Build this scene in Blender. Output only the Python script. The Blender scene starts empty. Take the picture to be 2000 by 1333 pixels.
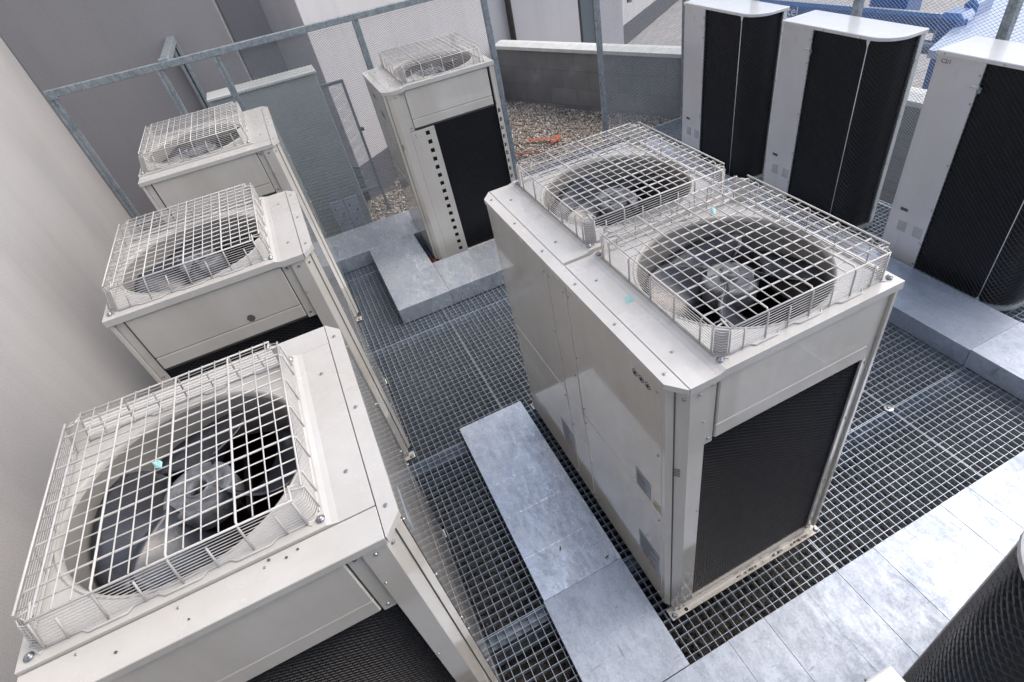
import bpy, math, random
import numpy as np
from mathutils import Vector, Matrix
random.seed(7); RNG = np.random.default_rng(7)
sc = bpy.context.scene
C = sc.collection
PI = math.pi

# ------------------------------------------------------------------ materials
def new_mat(name):
    m = bpy.data.materials.new(name); m.use_nodes = True
    nt = m.node_tree; b = nt.nodes['Principled BSDF']
    return m, nt, b
def nd(nt, typ, **kw):
    n = nt.nodes.new(typ)
    for k, v in kw.items():
        if k in n.inputs: n.inputs[k].default_value = v
        else: setattr(n, k, v)
    return n
def objcoord(nt, scale=(1, 1, 1)):
    t = nt.nodes.new('ShaderNodeTexCoord'); mp = nt.nodes.new('ShaderNodeMapping')
    mp.inputs['Scale'].default_value = scale
    nt.links.new(t.outputs['Object'], mp.inputs['Vector']); return mp.outputs['Vector']
def noise(nt, vec, scale, detail=4, rough=.55, dist=0):
    n = nd(nt, 'ShaderNodeTexNoise', Scale=scale, Detail=detail, Roughness=rough, Distortion=dist)
    nt.links.new(vec, n.inputs['Vector']); return n.outputs['Fac']
def ramp(nt, fac, stops):
    r = nt.nodes.new('ShaderNodeValToRGB'); e = r.color_ramp.elements
    while len(e) < len(stops): e.new(.5)
    for i, (p, c) in enumerate(stops):
        e[i].position = p; e[i].color = (c, c, c, 1) if isinstance(c, (int, float)) else (*c, 1)
    nt.links.new(fac, r.inputs['Fac']); return r.outputs['Color']
def mix(nt, fac, a, b, mode='MIX'):
    m = nt.nodes.new('ShaderNodeMix'); m.data_type = 'RGBA'; m.blend_type = mode
    for s, v in ((0, fac), (6, a), (7, b)):
        if hasattr(v, 'is_output') or hasattr(v, 'links'): nt.links.new(v, m.inputs[s])
        else: m.inputs[s].default_value = v if s == 0 else (*v, 1)
    return m.outputs[2]
def bump(nt, b, h, strength=.1, dist=.01):
    bm = nd(nt, 'ShaderNodeBump', Strength=strength, Distance=dist)
    nt.links.new(h, bm.inputs['Height']); nt.links.new(bm.outputs['Normal'], b.inputs['Normal'])
def simple(name, col, rough=.5, metal=0., spec=.5, var=0.0, vscale=30, bmp=0, bscale=80):
    m, nt, b = new_mat(name)
    b.inputs['Base Color'].default_value = (*col, 1); b.inputs['Roughness'].default_value = rough
    b.inputs['Metallic'].default_value = metal; b.inputs['Specular IOR Level'].default_value = spec
    if var or bmp:
        v = objcoord(nt)
        if var:
            f = noise(nt, v, vscale)
            lo = tuple(max(0, c * (1 - var)) for c in col); hi = tuple(min(1, c * (1 + var)) for c in col)
            nt.links.new(ramp(nt, f, [(.3, lo), (.7, hi)]), b.inputs['Base Color'])
        if bmp: bump(nt, b, noise(nt, v, bscale, 6), bmp, .004)
    return m
def paint(name, col, rough=.2, dirt=.10):
    m, nt, b = new_mat(name); v = objcoord(nt)
    d = noise(nt, v, 2.3, 6, .6); d2 = noise(nt, v, 240, 2)
    lo = tuple(c * (1 - dirt) * f for c, f in zip(col, (1, .985, .95)))
    base = ramp(nt, d, [(.32, lo), (.62, col)])
    sp = ramp(nt, d2, [(.66, 0.), (.72, 1.)])
    base = mix(nt, sp, base, tuple(c * .92 for c in col))
    stk = ramp(nt, noise(nt, objcoord(nt, (11, 11, .7)), 1.6, 6, .65), [(.40, .965), (.6, 1.)]); base = mix(nt, 1.0, base, stk, 'MULTIPLY')
    nt.links.new(base, b.inputs['Base Color'])
    nt.links.new(ramp(nt, noise(nt, v, 5, 5), [(.3, rough * .85), (.7, rough * 1.25)]), b.inputs['Roughness'])
    b.inputs['Specular IOR Level'].default_value = .6; b.inputs['Coat IOR'].default_value = 1.7; b.inputs['Coat Weight'].default_value = .6; b.inputs['Coat Roughness'].default_value = .04
    bump(nt, b, noise(nt, v, 7, 1), .035, .02)
    return m
def galv(name, lo, hi, rough=(.38, .6), scale=3, metal=.55, spangle=.12, wear=1.):
    m, nt, b = new_mat(name); v = objcoord(nt)
    va = objcoord(nt, (1.7, .75, 1)); big = noise(nt, va, scale, 9, .7, .8); mid = noise(nt, va, scale * 4.3, 8, .72, .4); fine = noise(nt, v, 95, 3, .6)
    f = nd(nt, 'ShaderNodeMath', operation='MULTIPLY_ADD'); nt.links.new(mid, f.inputs[0]); f.inputs[1].default_value = .6
    bs = nd(nt, 'ShaderNodeMath', operation='MULTIPLY'); nt.links.new(big, bs.inputs[0]); bs.inputs[1].default_value = .62; nt.links.new(bs.outputs[0], f.inputs[2])
    f2 = nd(nt, 'ShaderNodeMath', operation='MULTIPLY_ADD'); nt.links.new(fine, f2.inputs[0]); f2.inputs[1].default_value = .36; nt.links.new(f.outputs[0], f2.inputs[2])
    mm = tuple((a + c) / 2 for a, c in zip(lo, hi))
    col = ramp(nt, f2.outputs[0], [(.66, lo), (.79, mm), (.93, hi)])
    vo = nd(nt, 'ShaderNodeTexVoronoi', Scale=110.); nt.links.new(v, vo.inputs['Vector'])
    col = mix(nt, 1.0, col, ramp(nt, vo.outputs['Color'], [(0, 1 - spangle), (1, 1.)]), 'MULTIPLY')
    frost = ramp(nt, noise(nt, va, scale * 1.7, 14, .82, .5), [(.50, 0.), (.57, .34)]); col = mix(nt, frost, col, tuple(min(.95, c * 1.12) for c in hi))
    oi = nt.nodes.new('ShaderNodeObjectInfo'); col = mix(nt, 1.0, col, oi.outputs['Color'], 'MULTIPLY')
    drk = tuple(c * .45 for c in lo)
    for sc_, th in (((2.2, 26, 1), .665), ((24, 3, 1), .675)):
        q = ramp(nt, noise(nt, objcoord(nt, sc_), 2.4, 4, .55, 1.6), [(th, 0.), (th + .03, .5 * wear)]); col = mix(nt, q, col, drk)
    sf = ramp(nt, noise(nt, v, scale * 3.6, 10, .82, 1.2), [(.615, 0.), (.66, .6 * wear)])
    col = mix(nt, sf, col, drk)
    nt.links.new(col, b.inputs['Base Color'])
    b.inputs['Metallic'].default_value = metal
    nt.links.new(ramp(nt, f2.outputs[0], [(.66, rough[1]), (.93, rough[0])]), b.inputs['Roughness'])
    bump(nt, b, noise(nt, v, 9, 3), .05, .01)
    return m
def plaster(name, col, var=.05):
    m, nt, b = new_mat(name); v = objcoord(nt)
    f = noise(nt, v, .9, 8, .6); g = noise(nt, v, 110, 4)
    base = ramp(nt, f, [(.3, tuple(c * (1 - var) for c in col)), (.7, tuple(min(1, c * (1 + var)) for c in col))])
    sp = ramp(nt, g, [(.30, .80), (.52, 1.)])
    base = mix(nt, 1.0, base, sp, 'MULTIPLY')
    st = ramp(nt, noise(nt, objcoord(nt, (6, 6, .35)), 1.0, 6, .6), [(.5, 1.), (.75, .93)])
    base = mix(nt, 1.0, base, st, 'MULTIPLY')
    nt.links.new(base, b.inputs['Base Color'])
    b.inputs['Roughness'].default_value = .9; b.inputs['Specular IOR Level'].default_value = .2
    bump(nt, b, noise(nt, v, 220, 4, .7), .35, .003)
    return m

M = {}
M['paint'] = paint('cream_paint', (.60, .58, .54), .10)
M['paint_top'] = paint('cream_paint_top', (.585, .58, .56), .24)
M['paint_grey'] = paint('cool_grey_paint', (.70, .70, .715), .32, .05)
M['paint_white'] = paint('white_lid_paint', (.78, .79, .80), .2, .015)
M['wire'] = simple('wire_coating', (.57, .56, .545), .36, var=.08, vscale=25)
M['bellmouth'] = simple('bellmouth', (.50, .49, .455), .42, var=.12, vscale=9)
M['shroud'] = simple('shaded_shroud', (.30, .29, .27), .35, var=.15, vscale=6)  # lower wall of the cream fan well, its shade put into the grey
M['blade'] = simple('fan_plastic', (.026, .030, .040), .27, spec=1.0, var=.35, vscale=14, bmp=.15)
M['hub'] = simple('hub_dusty', (.15, .16, .175), .42, var=.35, vscale=40, bmp=.3)
M['dark'] = simple('dark_interior', (.008, .008, .009), .7)
M['rubber'] = simple('black_rubber', (.012, .012, .013), .55, bmp=.2, bscale=30)
M['screw'] = simple('zinc_screw', (.42, .44, .47), .38, .9)
M['seam'] = simple('shadow_gap', (.10, .095, .09), .7)
# coil: closely spaced vertical aluminium fins, black coated
m, nt, b = new_mat('coil_fins'); v = objcoord(nt)
w = nd(nt, 'ShaderNodeTexWave', Scale=70.0, Distortion=0.0); w.bands_direction = 'DIAGONAL'; nt.links.new(v, w.inputs['Vector'])
nt.links.new(ramp(nt, w.outputs['Fac'], [(.3, (.003, .0035, .005)), (.8, (.014, .015, .018))]), b.inputs['Base Color'])
b.inputs['Roughness'].default_value = .5; M['coil'] = m
M['rguard'] = simple('guard_gloss', (.085, .09, .10), .22, .3, 1.0, var=.2, vscale=20)
M['coilguard'] = simple('guard_plastic', (.024, .025, .03), .28, spec=.7, var=.3, vscale=20)
M['galv'] = galv('galvanised_sheet', (.45, .51, .58), (.84, .90, .97), rough=(.2, .42), scale=4.5, metal=.6, spangle=.07)
M['galv_bright'] = galv('galvanised_sheet_bright', (.42, .48, .57), (.60, .67, .77), rough=(.4, .6), scale=4.0, metal=.35)
M['galv_blue'] = galv('galvanised_sheet_shiny', (.40, .47, .57), (.60, .68, .80), rough=(.24, .42), scale=3.2, metal=.45)
M['galv_bar'] = galv('galvanised_bar', (.38, .44, .50), (.58, .64, .71), rough=(.3, .5), scale=6)
M['galv_post'] = galv('galvanised_post', (.22, .26, .29), (.42, .47, .51), rough=(.4, .6), scale=9)
M['mesh'] = simple('mesh_steel', (.22, .255, .29), .45, .6, var=.2, vscale=30)
M['beam'] = galv('beam_steel', (.18, .205, .23), (.34, .38, .42), scale=4)
M['wall_left'] = plaster('plaster_warm', (.50, .49, .49))
M['wall_back'] = plaster('plaster_grey', (.30, .295, .305))
M['wall_light'] = plaster('plaster_pale', (.60, .59, .605))
M['plinth'] = simple('dark_plinth', (.10, .10, .11), .8, var=.2, vscale=60, bmp=.4, bscale=140)
M['coping'] = simple('pale_concrete', (.62, .64, .62), .75, var=.1, vscale=8, bmp=.3)
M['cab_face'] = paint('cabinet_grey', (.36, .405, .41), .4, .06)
M['cab_top'] = paint('cabinet_lit_top', (.62, .65, .65), .4, .06)  # lid paler than the face: light from above put into its colour
M['frame_dark'] = simple('dark_frame', (.035, .038, .042), .45)
M['pipe_dark'] = simple('dark_downpipe', (.055, .05, .05), .5, var=.3, vscale=10)
m, nt, b = new_mat('window_glass'); b.inputs['Base Color'].default_value = (.12, .15, .17, 1); b.inputs['Roughness'].default_value = .06; b.inputs['Specular IOR Level'].default_value = .8; M['glass'] = m
M['blue'] = paint('blue_machine_paint', (.025, .14, .42), .3, .15)
M['blue_sky_tint'] = paint('sky_tinted_hood', (.42, .50, .68), .18, .06)  # same blue machine; the sky's reflection is put into the hood colour
M['steel'] = simple('steel_cylinder', (.35, .40, .45), .3, .8, var=.2)
M['orange'] = simple('orange_strap', (.48, .10, .05), .6, var=.2)
M['rust_red'] = simple('dull_red', (.17, .035, .028), .6, var=.3)
M['teal'] = simple('turquoise_film', (.28, .52, .52), .4)
M['ink'] = simple('printed_ink', (.035, .04, .045), .6)
M['sticker'] = simple('bluish_sticker', (.26, .30, .34), .45, var=.1)
M['sticker_yellow'] = simple('yellowed_sticker', (.42, .40, .30), .5)
M['red_ink'] = simple('red_ink', (.45, .04, .04), .5)
M['white_ink'] = simple('white_ink', (.85, .87, .9), .5)
M['pipe_grey'] = simple('grey_plastic_pipe', (.42, .40, .38), .5, var=.15)
M['yellow'] = simple('orange_tape', (.55, .24, .03), .5)
M['leaf'] = simple('dry_leaf', (.25, .14, .06), .8, var=.4)
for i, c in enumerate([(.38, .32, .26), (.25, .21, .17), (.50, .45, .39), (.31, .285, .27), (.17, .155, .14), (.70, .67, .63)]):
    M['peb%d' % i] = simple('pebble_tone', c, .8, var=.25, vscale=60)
    M['peb%d' % (i + 6)] = simple('shaded_soiled_pebble', tuple(q * .33 * t for q, t in zip(c, (1, .93, .85))), .85, var=.4, vscale=40)  # under-grating copies: brown soil tint, with the platform's shade put into the colour
# block wall
m, nt, b = new_mat('concrete_blocks')
t = nt.nodes.new('ShaderNodeTexCoord'); sx = nt.nodes.new('ShaderNodeSeparateXYZ'); cx = nt.nodes.new('ShaderNodeCombineXYZ')
nt.links.new(t.outputs['Object'], sx.inputs[0]); nt.links.new(sx.outputs[0], cx.inputs[0]); nt.links.new(sx.outputs[2], cx.inputs[1])
br = nd(nt, 'ShaderNodeTexBrick', Scale=1.0); br.inputs['Brick Width'].default_value = .52; br.inputs['Row Height'].default_value = .265
br.inputs['Mortar Size'].default_value = .006; br.inputs['Mortar Smooth'].default_value = .2
br.inputs['Color1'].default_value = (.21, .215, .22, 1); br.inputs['Color2'].default_value = (.27, .27, .27, 1); br.inputs['Mortar'].default_value = (.175, .175, .18, 1)
nt.links.new(cx.outputs[0], br.inputs['Vector'])
st = ramp(nt, noise(nt, t.outputs['Object'], 2.1, 6, .6), [(.35, .8), (.6, 1.), (.78, 1.35)])
nt.links.new(mix(nt, 1.0, br.outputs['Color'], st, 'MULTIPLY'), b.inputs['Base Color']); b.inputs['Roughness'].default_value = .85
bump(nt, b, noise(nt, t.outputs['Object'], 120, 4), .4, .004); M['block'] = m
# gravel bed and paving
m, nt, b = new_mat('gravel_bed'); v = objcoord(nt)
vo = nd(nt, 'ShaderNodeTexVoronoi', Scale=38.); nt.links.new(v, vo.inputs['Vector'])
nt.links.new(ramp(nt, vo.outputs['Color'], [(.1, (.05, .042, .035)), (.5, (.11, .095, .078)), (.9, (.18, .16, .13))]), b.inputs['Base Color'])
b.inputs['Roughness'].default_value = .9; bump(nt, b, vo.outputs['Distance'], -.8, .02); M['gravel'] = m
m, nt, b = new_mat('paving'); v = objcoord(nt)
br = nd(nt, 'ShaderNodeTexBrick', Scale=1.0); br.inputs['Brick Width'].default_value = .2; br.inputs['Row Height'].default_value = .1
br.inputs['Mortar Size'].default_value = .006
br.inputs['Color1'].default_value = (.34, .34, .34, 1); br.inputs['Color2'].default_value = (.42, .41, .40, 1); br.inputs['Mortar'].default_value = (.22, .21, .2, 1)
nt.links.new(v, br.inputs['Vector']); nt.links.new(br.outputs['Color'], b.inputs['Base Color']); b.inputs['Roughness'].default_value = .85; M['paving'] = m

# ------------------------------------------------------------------ mesh builder
class MB:
    def __init__(s):
        s.v = []; s.f = []; s.m = []; s.sm = []; s.mats = []; s.T = None
    def mi(s, mat):
        mat = M[mat]
        if mat not in s.mats: s.mats.append(mat)
        return s.mats.index(mat)
    def add(s, vs, fs, mat, smooth=False):
        o = len(s.v); i = s.mi(mat)
        s.v += [tuple(x) for x in vs]
        for f in fs: s.f.append(tuple(o + k for k in f)); s.m.append(i); s.sm.append(smooth)
    def box(s, x0, y0, z0, x1, y1, z1, mat, b=.002):
        x0, x1 = min(x0, x1), max(x0, x1); y0, y1 = min(y0, y1), max(y0, y1); z0, z1 = min(z0, z1), max(z0, z1)
        b = min(b, (x1 - x0) * .3, (y1 - y0) * .3, (z1 - z0) * .3)
        L, H = (x0, y0, z0), (x1, y1, z1); vs = []; idx = {}
        for cx in (0, 1):
            for cy in (0, 1):
                for cz in (0, 1):
                    c = (cx, cy, cz)
                    for a in range(3):
                        p = [0, 0, 0]
                        for k in range(3):
                            e = L[k] if c[k] == 0 else H[k]
                            p[k] = e if k == a else e + (b if c[k] == 0 else -b)
                        idx[(c, a)] = len(vs); vs.append(p)
        fs = []
        for a in range(3):
            u, w = (a + 1) % 3, (a + 2) % 3
            for sd in (0, 1):
                q = []
                for cu, cw in ((0, 0), (1, 0), (1, 1), (0, 1)):
                    c = [0, 0, 0]; c[a] = sd; c[u] = cu; c[w] = cw; q.append(idx[(tuple(c), a)])
                fs.append(q if sd else q[::-1])
            for cu in (0, 1):
                for cw in (0, 1):
                    c0 = [0, 0, 0]; c0[u] = cu; c0[w] = cw; c1 = list(c0); c1[a] = 1
                    q = [idx[(tuple(c0), u)], idx[(tuple(c1), u)], idx[(tuple(c1), w)], idx[(tuple(c0), w)]]
                    fs.append(q if cu != cw else q[::-1])
        for cx in (0, 1):
            for cy in (0, 1):
                for cz in (0, 1):
                    c = (cx, cy, cz); q = [idx[(c, 0)], idx[(c, 1)], idx[(c, 2)]]
                    fs.append(q if (cx + cy + cz) % 2 else q[::-1])
        s.add(vs, fs, mat)
    def prism(s, poly, z0, z1, mat, smooth=False):
        n = len(poly)
        s.add([(x, y, z0) for x, y in poly] + [(x, y, z1) for x, y in poly],
              [tuple(range(n))[::-1], tuple(range(n, 2 * n))] + [(i, (i + 1) % n, n + (i + 1) % n, n + i) for i in range(n)], mat, smooth)
    def tube(s, pts, r, mat, n=6, caps=True, closed=False):
        P = [Vector(p) for p in pts]; vs = []; fs = []; k = len(P)
        up = None
        for i, p in enumerate(P):
            if closed: d = (P[(i + 1) % k] - P[i - 1]).normalized()
            else:
                d = (P[min(i + 1, k - 1)] - P[max(i - 1, 0)]).normalized()
            if up is None: up = Vector((0, 0, 1)) if abs(d.z) < .9 else Vector((1, 0, 0))
            a = d.cross(up).normalized(); bb = a.cross(d).normalized(); up = bb
            for j in range(n):
                t = 2 * PI * j / n; vs.append(p + a * math.cos(t) * r + bb * math.sin(t) * r)
        for i in range(k if closed else k - 1):
            i2 = (i + 1) % k
            for j in range(n):
                j2 = (j + 1) % n; fs.append((i * n + j, i * n + j2, i2 * n + j2, i2 * n + j))
        if caps and not closed: fs += [tuple(range(n))[::-1], tuple((k - 1) * n + j for j in range(n))]
        s.add(vs, fs, mat, True)
    def lathe(s, prof, c, mat, n=48, cap_top=False, cap_bot=False, smooth=True):
        vs = []; k = len(prof)
        for i in range(n):
            t = 2 * PI * i / n
            for r, z in prof: vs.append((c[0] + r * math.cos(t), c[1] + r * math.sin(t), c[2] + z))
        fs = [(i * k + j, ((i + 1) % n) * k + j, ((i + 1) % n) * k + j + 1, i * k + j + 1) for i in range(n) for j in range(k - 1)]
        s.add(vs, fs, mat, smooth)
        if cap_top: s.add([(c[0] + prof[-1][0] * math.cos(2 * PI * i / n), c[1] + prof[-1][0] * math.sin(2 * PI * i / n), c[2] + prof[-1][1]) for i in range(n)], [tuple(range(n))], mat)
        if cap_bot: s.add([(c[0] + prof[0][0] * math.cos(2 * PI * i / n), c[1] + prof[0][0] * math.sin(2 * PI * i / n), c[2] + prof[0][1]) for i in range(n)], [tuple(range(n))[::-1]], mat)
    def screw(s, p, nrm, r=.0058, mat='screw'):
        p = Vector(p); d = Vector(nrm).normalized(); up = Vector((0, 0, 1)) if abs(d.z) < .9 else Vector((1, 0, 0))
        a = d.cross(up).normalized(); bb = a.cross(d); vs = []
        for rr, h in ((r * 1.25, .0005), (r * 1.25, .0015), (r, .002), (r * .75, .005)):
            vs += [p + d * h + (a * math.cos(2 * PI * j / 8) + bb * math.sin(2 * PI * j / 8)) * rr for j in range(8)]
        fs = [(i * 8 + j, i * 8 + (j + 1) % 8, i * 8 + 8 + (j + 1) % 8, i * 8 + 8 + j) for i in range(3) for j in range(8)] + [tuple(24 + j for j in range(8))]
        s.add(vs, fs, mat)
    def lattice(s, f, W, H, pu, pv, wd, mat, th=None):
        # expanded-metal diamonds: zigzag strands laid over the mapping f(u, v) -> (point, normal)
        th = th or wd; nu = max(2, int(round(W / (pu / 2)))); nv = max(1, int(round(H / pv))); du = W / nu; dv = H / nv
        fu = {}
        vs = []; fs = []
        for r in range(nv):
            for kind in (0, 1):
                base = len(vs)
                for i in range(nu + 1):
                    odd = i % 2
                    v = r * dv + (odd * dv / 2 if kind == 0 else dv - odd * dv / 2)
                    for dvv, dn in ((-wd / 2, 0), (wd / 2, 0), (0, th)):
                        p, n = f(i * du, min(max(v + dvv, 0), H))
                        vs.append((p[0] + n[0] * dn, p[1] + n[1] * dn, p[2] + n[2] * dn))
                for i in range(nu):
                    a = base + i * 3; b2 = a + 3
                    fs += [(a, a + 2, b2 + 2, b2), (a + 2, a + 1, b2 + 1, b2 + 2)]
        s.add(vs, fs, mat)
    def mesh(s, name):
        me = bpy.data.meshes.new(name)
        me.from_pydata(s.v if not s.T else [s.T(p) for p in s.v], [], s.f if not s.T else [f[::-1] for f in s.f])
        for mt in s.mats: me.materials.append(mt)
        me.polygons.foreach_set('material_index', s.m); me.polygons.foreach_set('use_smooth', s.sm); me.update()
        return me
def link(name, me, parent=None, loc=(0, 0, 0), rz=0):
    o = bpy.data.objects.new(name, me); C.objects.link(o); o.location = loc; o.rotation_euler = (0, 0, rz)
    if parent: o.parent = parent
    return o
def obj(name, mb, parent=None, loc=(0, 0, 0), rz=0, label=None):
    o = link(name, mb.mesh(name), parent, loc, rz)
    if label: o['label'] = label
    return o
def tag(o, label, cat, group=None):
    o['label'] = label; o['category'] = cat
    if group: o['group'] = group
    return o
def thing(name, label, cat, loc=(0, 0, 0), rz=0, group=None):
    return tag(link(name, None, None, loc, rz), label, cat, group)
def struct(name, mb, kind='structure', **k):
    o = obj(name, mb, **k); o['kind'] = kind; return o
def text_mesh(body, size, mat, ext=.0006):
    cu = bpy.data.curves.new('lettering', 'FONT'); cu.body = body; cu.size = size; cu.extrude = ext; cu.align_x = 'CENTER'; cu.align_y = 'CENTER'
    o = bpy.data.objects.new('lettering', cu); C.objects.link(o)
    dg = bpy.context.evaluated_depsgraph_get(); me = bpy.data.meshes.new_from_object(o.evaluated_get(dg))
    bpy.data.objects.remove(o); me.materials.clear(); me.materials.append(M[mat]); return me

# ------------------------------------------------------------------ fan unit pieces
GX, GY, GH = .715, .74, .118
def guard_mesh(inset=0):
    g = MB(); n = 16
    if inset: g.T = lambda p: (p[0] + inset * min(1, max(0, p[2] / GH)) * (1 - p[0] / GX), p[1], p[2])
    n = 16; R1, R2 = .0034, .0021
    dx, dy = GX / n, GY / n
    rods_x = []
    for i in range(n + 1):                                             # wires running along y
        x = i * dx; thick = i % 4 == 0
        if thick and 0 < i < n:
            g.tube([(x, -.003, .004), (x, -.003, GH - .014), (x, .008, GH), (x, GY - .008, GH), (x, GY + .003, GH - .014), (x, GY + .003, .004)], R1, 'wire')
        elif i in (0, n):
            g.tube([(x, .03, GH), (x, GY - .03, GH)], R1, 'wire')
        else: g.tube([(x, .0, GH), (x, GY, GH)], R2, 'wire')
    for j in range(n + 1):                                             # wires running along x
        y = j * dy; thick = j % 3 == 2; zz = GH - .006
        if thick:
            g.tube([(-.003, y, .006), (-.003, y, zz - .012), (.008, y, zz), (GX - .008, y, zz), (GX + .003, y, zz - .012), (GX + .003, y, .006)], R1, 'wire')
        elif j in (0, n): g.tube([(.03, y, zz), (GX - .03, y, zz)], R1, 'wire')
        else: g.tube([(0, y, zz), (GX, y, zz)], R2, 'wire')
    for k in range(1, 9):                                              # short side rods between the bent ones
        if k % 2: 
            x = k * GX / 8
            for y in (-.004, GY + .004): g.tube([(x, y, .004), (x, y, GH - .03)], R1 * .9, 'wire')
    for x in (.035, GX - .035):
        for y in (-.003, GY + .003): g.tube([(x, y, .006), (x, y, GH - .012), (x, y + (.05 if y < .1 else -.05), GH)], R1, 'wire')
    for y in (.035, GY - .035):
        for x in (-.003, GX + .003): g.tube([(x, y, .006), (x, y, GH - .014), (x + (.05 if x < .1 else -.05), y, GH - .006)], R1, 'wire')
    nl = 9
    for l in range(nl):                                                # closely spaced wires round the sides
        z = .012 + l * (GH - .03) / (nl - 1); c = .03
        P = [(c, 0, z), (GX - c, 0, z), (GX - c * .3, c * .3, z), (GX, c, z), (GX, GY - c, z), (GX - c * .3, GY - c * .3, z), (GX - c, GY, z), (c, GY, z), (c * .3, GY - c * .3, z), (0, GY - c, z), (0, c, z), (c * .3, c * .3, z)]
        g.tube(P, R2 * .66, 'wire', n=5, closed=True)
    for y, s in ((0, -1), (GY, 1)):                                    # stepped bottom wire with feet bumps
        P = [(.02, y, .004)]
        for x in (GX * .25, GX * .5, GX * .75):
            P += [(x - .06, y, .004), (x - .045, y + s * .013, .004), (x + .045, y + s * .013, .004), (x + .06, y, .004)]
        P += [(GX - .02, y, .004)]; g.tube(P, R1, 'wire')
    for x, s in ((0, -1), (GX, 1)): g.tube([(x, .02, .005), (x, GY - .02, .005)], R1, 'wire')
    return g.mesh('fan_guard')
def bracket_mesh(sx, sy, inset=0):
    g = MB()
    if inset: g.T = lambda p: (p[0] + inset * min(1, max(0, p[2] / GH)) * (1 - p[0] / GX), p[1], p[2])
    a = .03
    # plate set across the corner with a foot and a washer-head bolt
    p0 = (a + .006, -.002); p1 = (-.002, a + .006)
    def q(x, y): return (x if sx > 0 else GX - x, y if sy > 0 else GY - y)
    pa, pb = q(a + .004, .004), q(.004, a + .004); na = (.0015, .0015)
    pc, pd = q(a + .006, .006), q(.006, a + .006)
    g.add([(pa[0], pa[1], .0), (pb[0], pb[1], 0), (pd[0], pd[1], 0), (pc[0], pc[1], 0), (pa[0], pa[1], .1), (pb[0], pb[1], .1), (pd[0], pd[1], .1), (pc[0], pc[1], .1)],
          [(0, 1, 5, 4), (1, 2, 6, 5), (2, 3, 7, 6), (3, 0, 4, 7), (4, 5, 6, 7)], 'wire')
    f0, f1, f2, f3 = q(a + .008, -.004), q(.006, a), q(-.006, a - .010), q(a - .004, -.014)
    g.add([(*f0, .003), (*f1, .003), (*f2, .003), (*f3, .003), (*f0, .0005), (*f1, .0005), (*f2, .0005), (*f3, .0005)], [(0, 1, 2, 3), (4, 7, 6, 5), (0, 4, 5, 1), (1, 5, 6, 2), (2, 6, 7, 3), (3, 7, 4, 0)], 'wire')
    c = q(.001, -.006)
    g.lathe([(.0105, .0031), (.0125, .0055), (.008, .006), (.008, .012), (.005, .014)], (c[0], c[1], 0), 'screw', 12, cap_top=True)
    return g.mesh('corner_bracket')
GUARD = guard_mesh(); GUARD_T = guard_mesh(.04); BRK = [bracket_mesh(a, b) for a in (1, -1) for b in (1, -1)]; BRK_T = [bracket_mesh(a, b, .04) for a in (1, -1) for b in (1, -1)]
RF = .352
def fan_blade_mesh():
    g = MB(); na, nr = 14, 9; top = []; bot = []
    for j in range(nr):
        t = j / (nr - 1); r = .085 + t * (RF - .012 - .085)
        a0 = -.36 - .32 * t; a1 = .34 + .36 * t
        sweep = .38 * t * t
        for i in range(na):
            s = i / (na - 1); e = abs(2 * s - 1)
            rr = r - (.045 * e ** 4) * t - .012 * t * (1 - s)
            a = a0 + (a1 - a0) * s + sweep
            pitch = .082 * (1 - .38 * t)
            z = -.045 + pitch * (1 - 2 * s) - .020 * math.sin(PI * s) + .012 * t
            top.append((rr * math.cos(a), rr * math.sin(a), z + .003)); bot.append((rr * math.cos(a), rr * math.sin(a), z - .003))
    n = len(top); fs = []
    for j in range(nr - 1):
        for i in range(na - 1):
            a = j * na + i; fs += [(a, a + 1, a + na + 1, a + na), (n + a, n + a + na, n + a + na + 1, n + a + 1)]
    rim = [i for i in range(na)] + [j * na + na - 1 for j in range(1, nr)] + [(nr - 1) * na + i for i in range(na - 2, -1, -1)] + [j * na for j in range(nr - 2, 0, -1)]
    for k in range(len(rim)): a, b2 = rim[k], rim[(k + 1) % len(rim)]; fs.append((b2, a, n + a, n + b2))
    g.add(top + bot, fs, 'blade', True); return g.mesh('blade')
def hub_mesh(stub):
    g = MB()
    g.lathe([(.098, -.09), (.104, -.085), (.106, -.012), (.101, -.003), (.094, 0), (.080, -.001), (.078, -.004), (.036, -.004)], (0, 0, 0), 'hub', 40)
    for k in range(6):
        a = k * PI / 3 + .3
        g.lathe([(.009, -.004), (.009, .0015), (.006, .002), (.005, -.001)], (.06 * math.cos(a), .06 * math.sin(a), 0), 'hub', 10, cap_top=True)
    if stub:
        g.lathe([(.036, -.004), (.034, .0), (.033, .020), (.028, .024)], (0, 0, 0), 'hub', 24, cap_top=True)
        g.lathe([(.012, .024), (.012, .032), (.009, .034)], (0, 0, 0), 'screw', 8, cap_top=True)
    else:
        g.lathe([(.036, -.004), (.034, .001), (.030, .001), (.029, -.03)], (0, 0, 0), 'hub', 24)
        g.lathe([(.029, -.03), (.001, -.03)], (0, 0, 0), 'dark', 24); g.lathe([(.011, -.03), (.011, -.008), (.008, -.006)], (0, 0, 0), 'rubber', 10, cap_top=True)
    return g.mesh('hub')
BLADE = fan_blade_mesh(); HUB = {True: hub_mesh(True), False: hub_mesh(False)}
FRONT_LAT = {}
def front_lattice(x0, x1, z0, z1):
    k = (round(x0, 3), round(x1, 3), round(z0, 3), round(z1, 3))
    if k not in FRONT_LAT:
        g = MB()
        g.lattice(lambda u, v: ((x0 + u, 0, z0 + v), (0, -1, 0)), x1 - x0, z1 - z0, .034, .019, .0018, 'coilguard', .0035)
        FRONT_LAT[k] = g.mesh('coil_guard')
    return FRONT_LAT[k]

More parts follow.
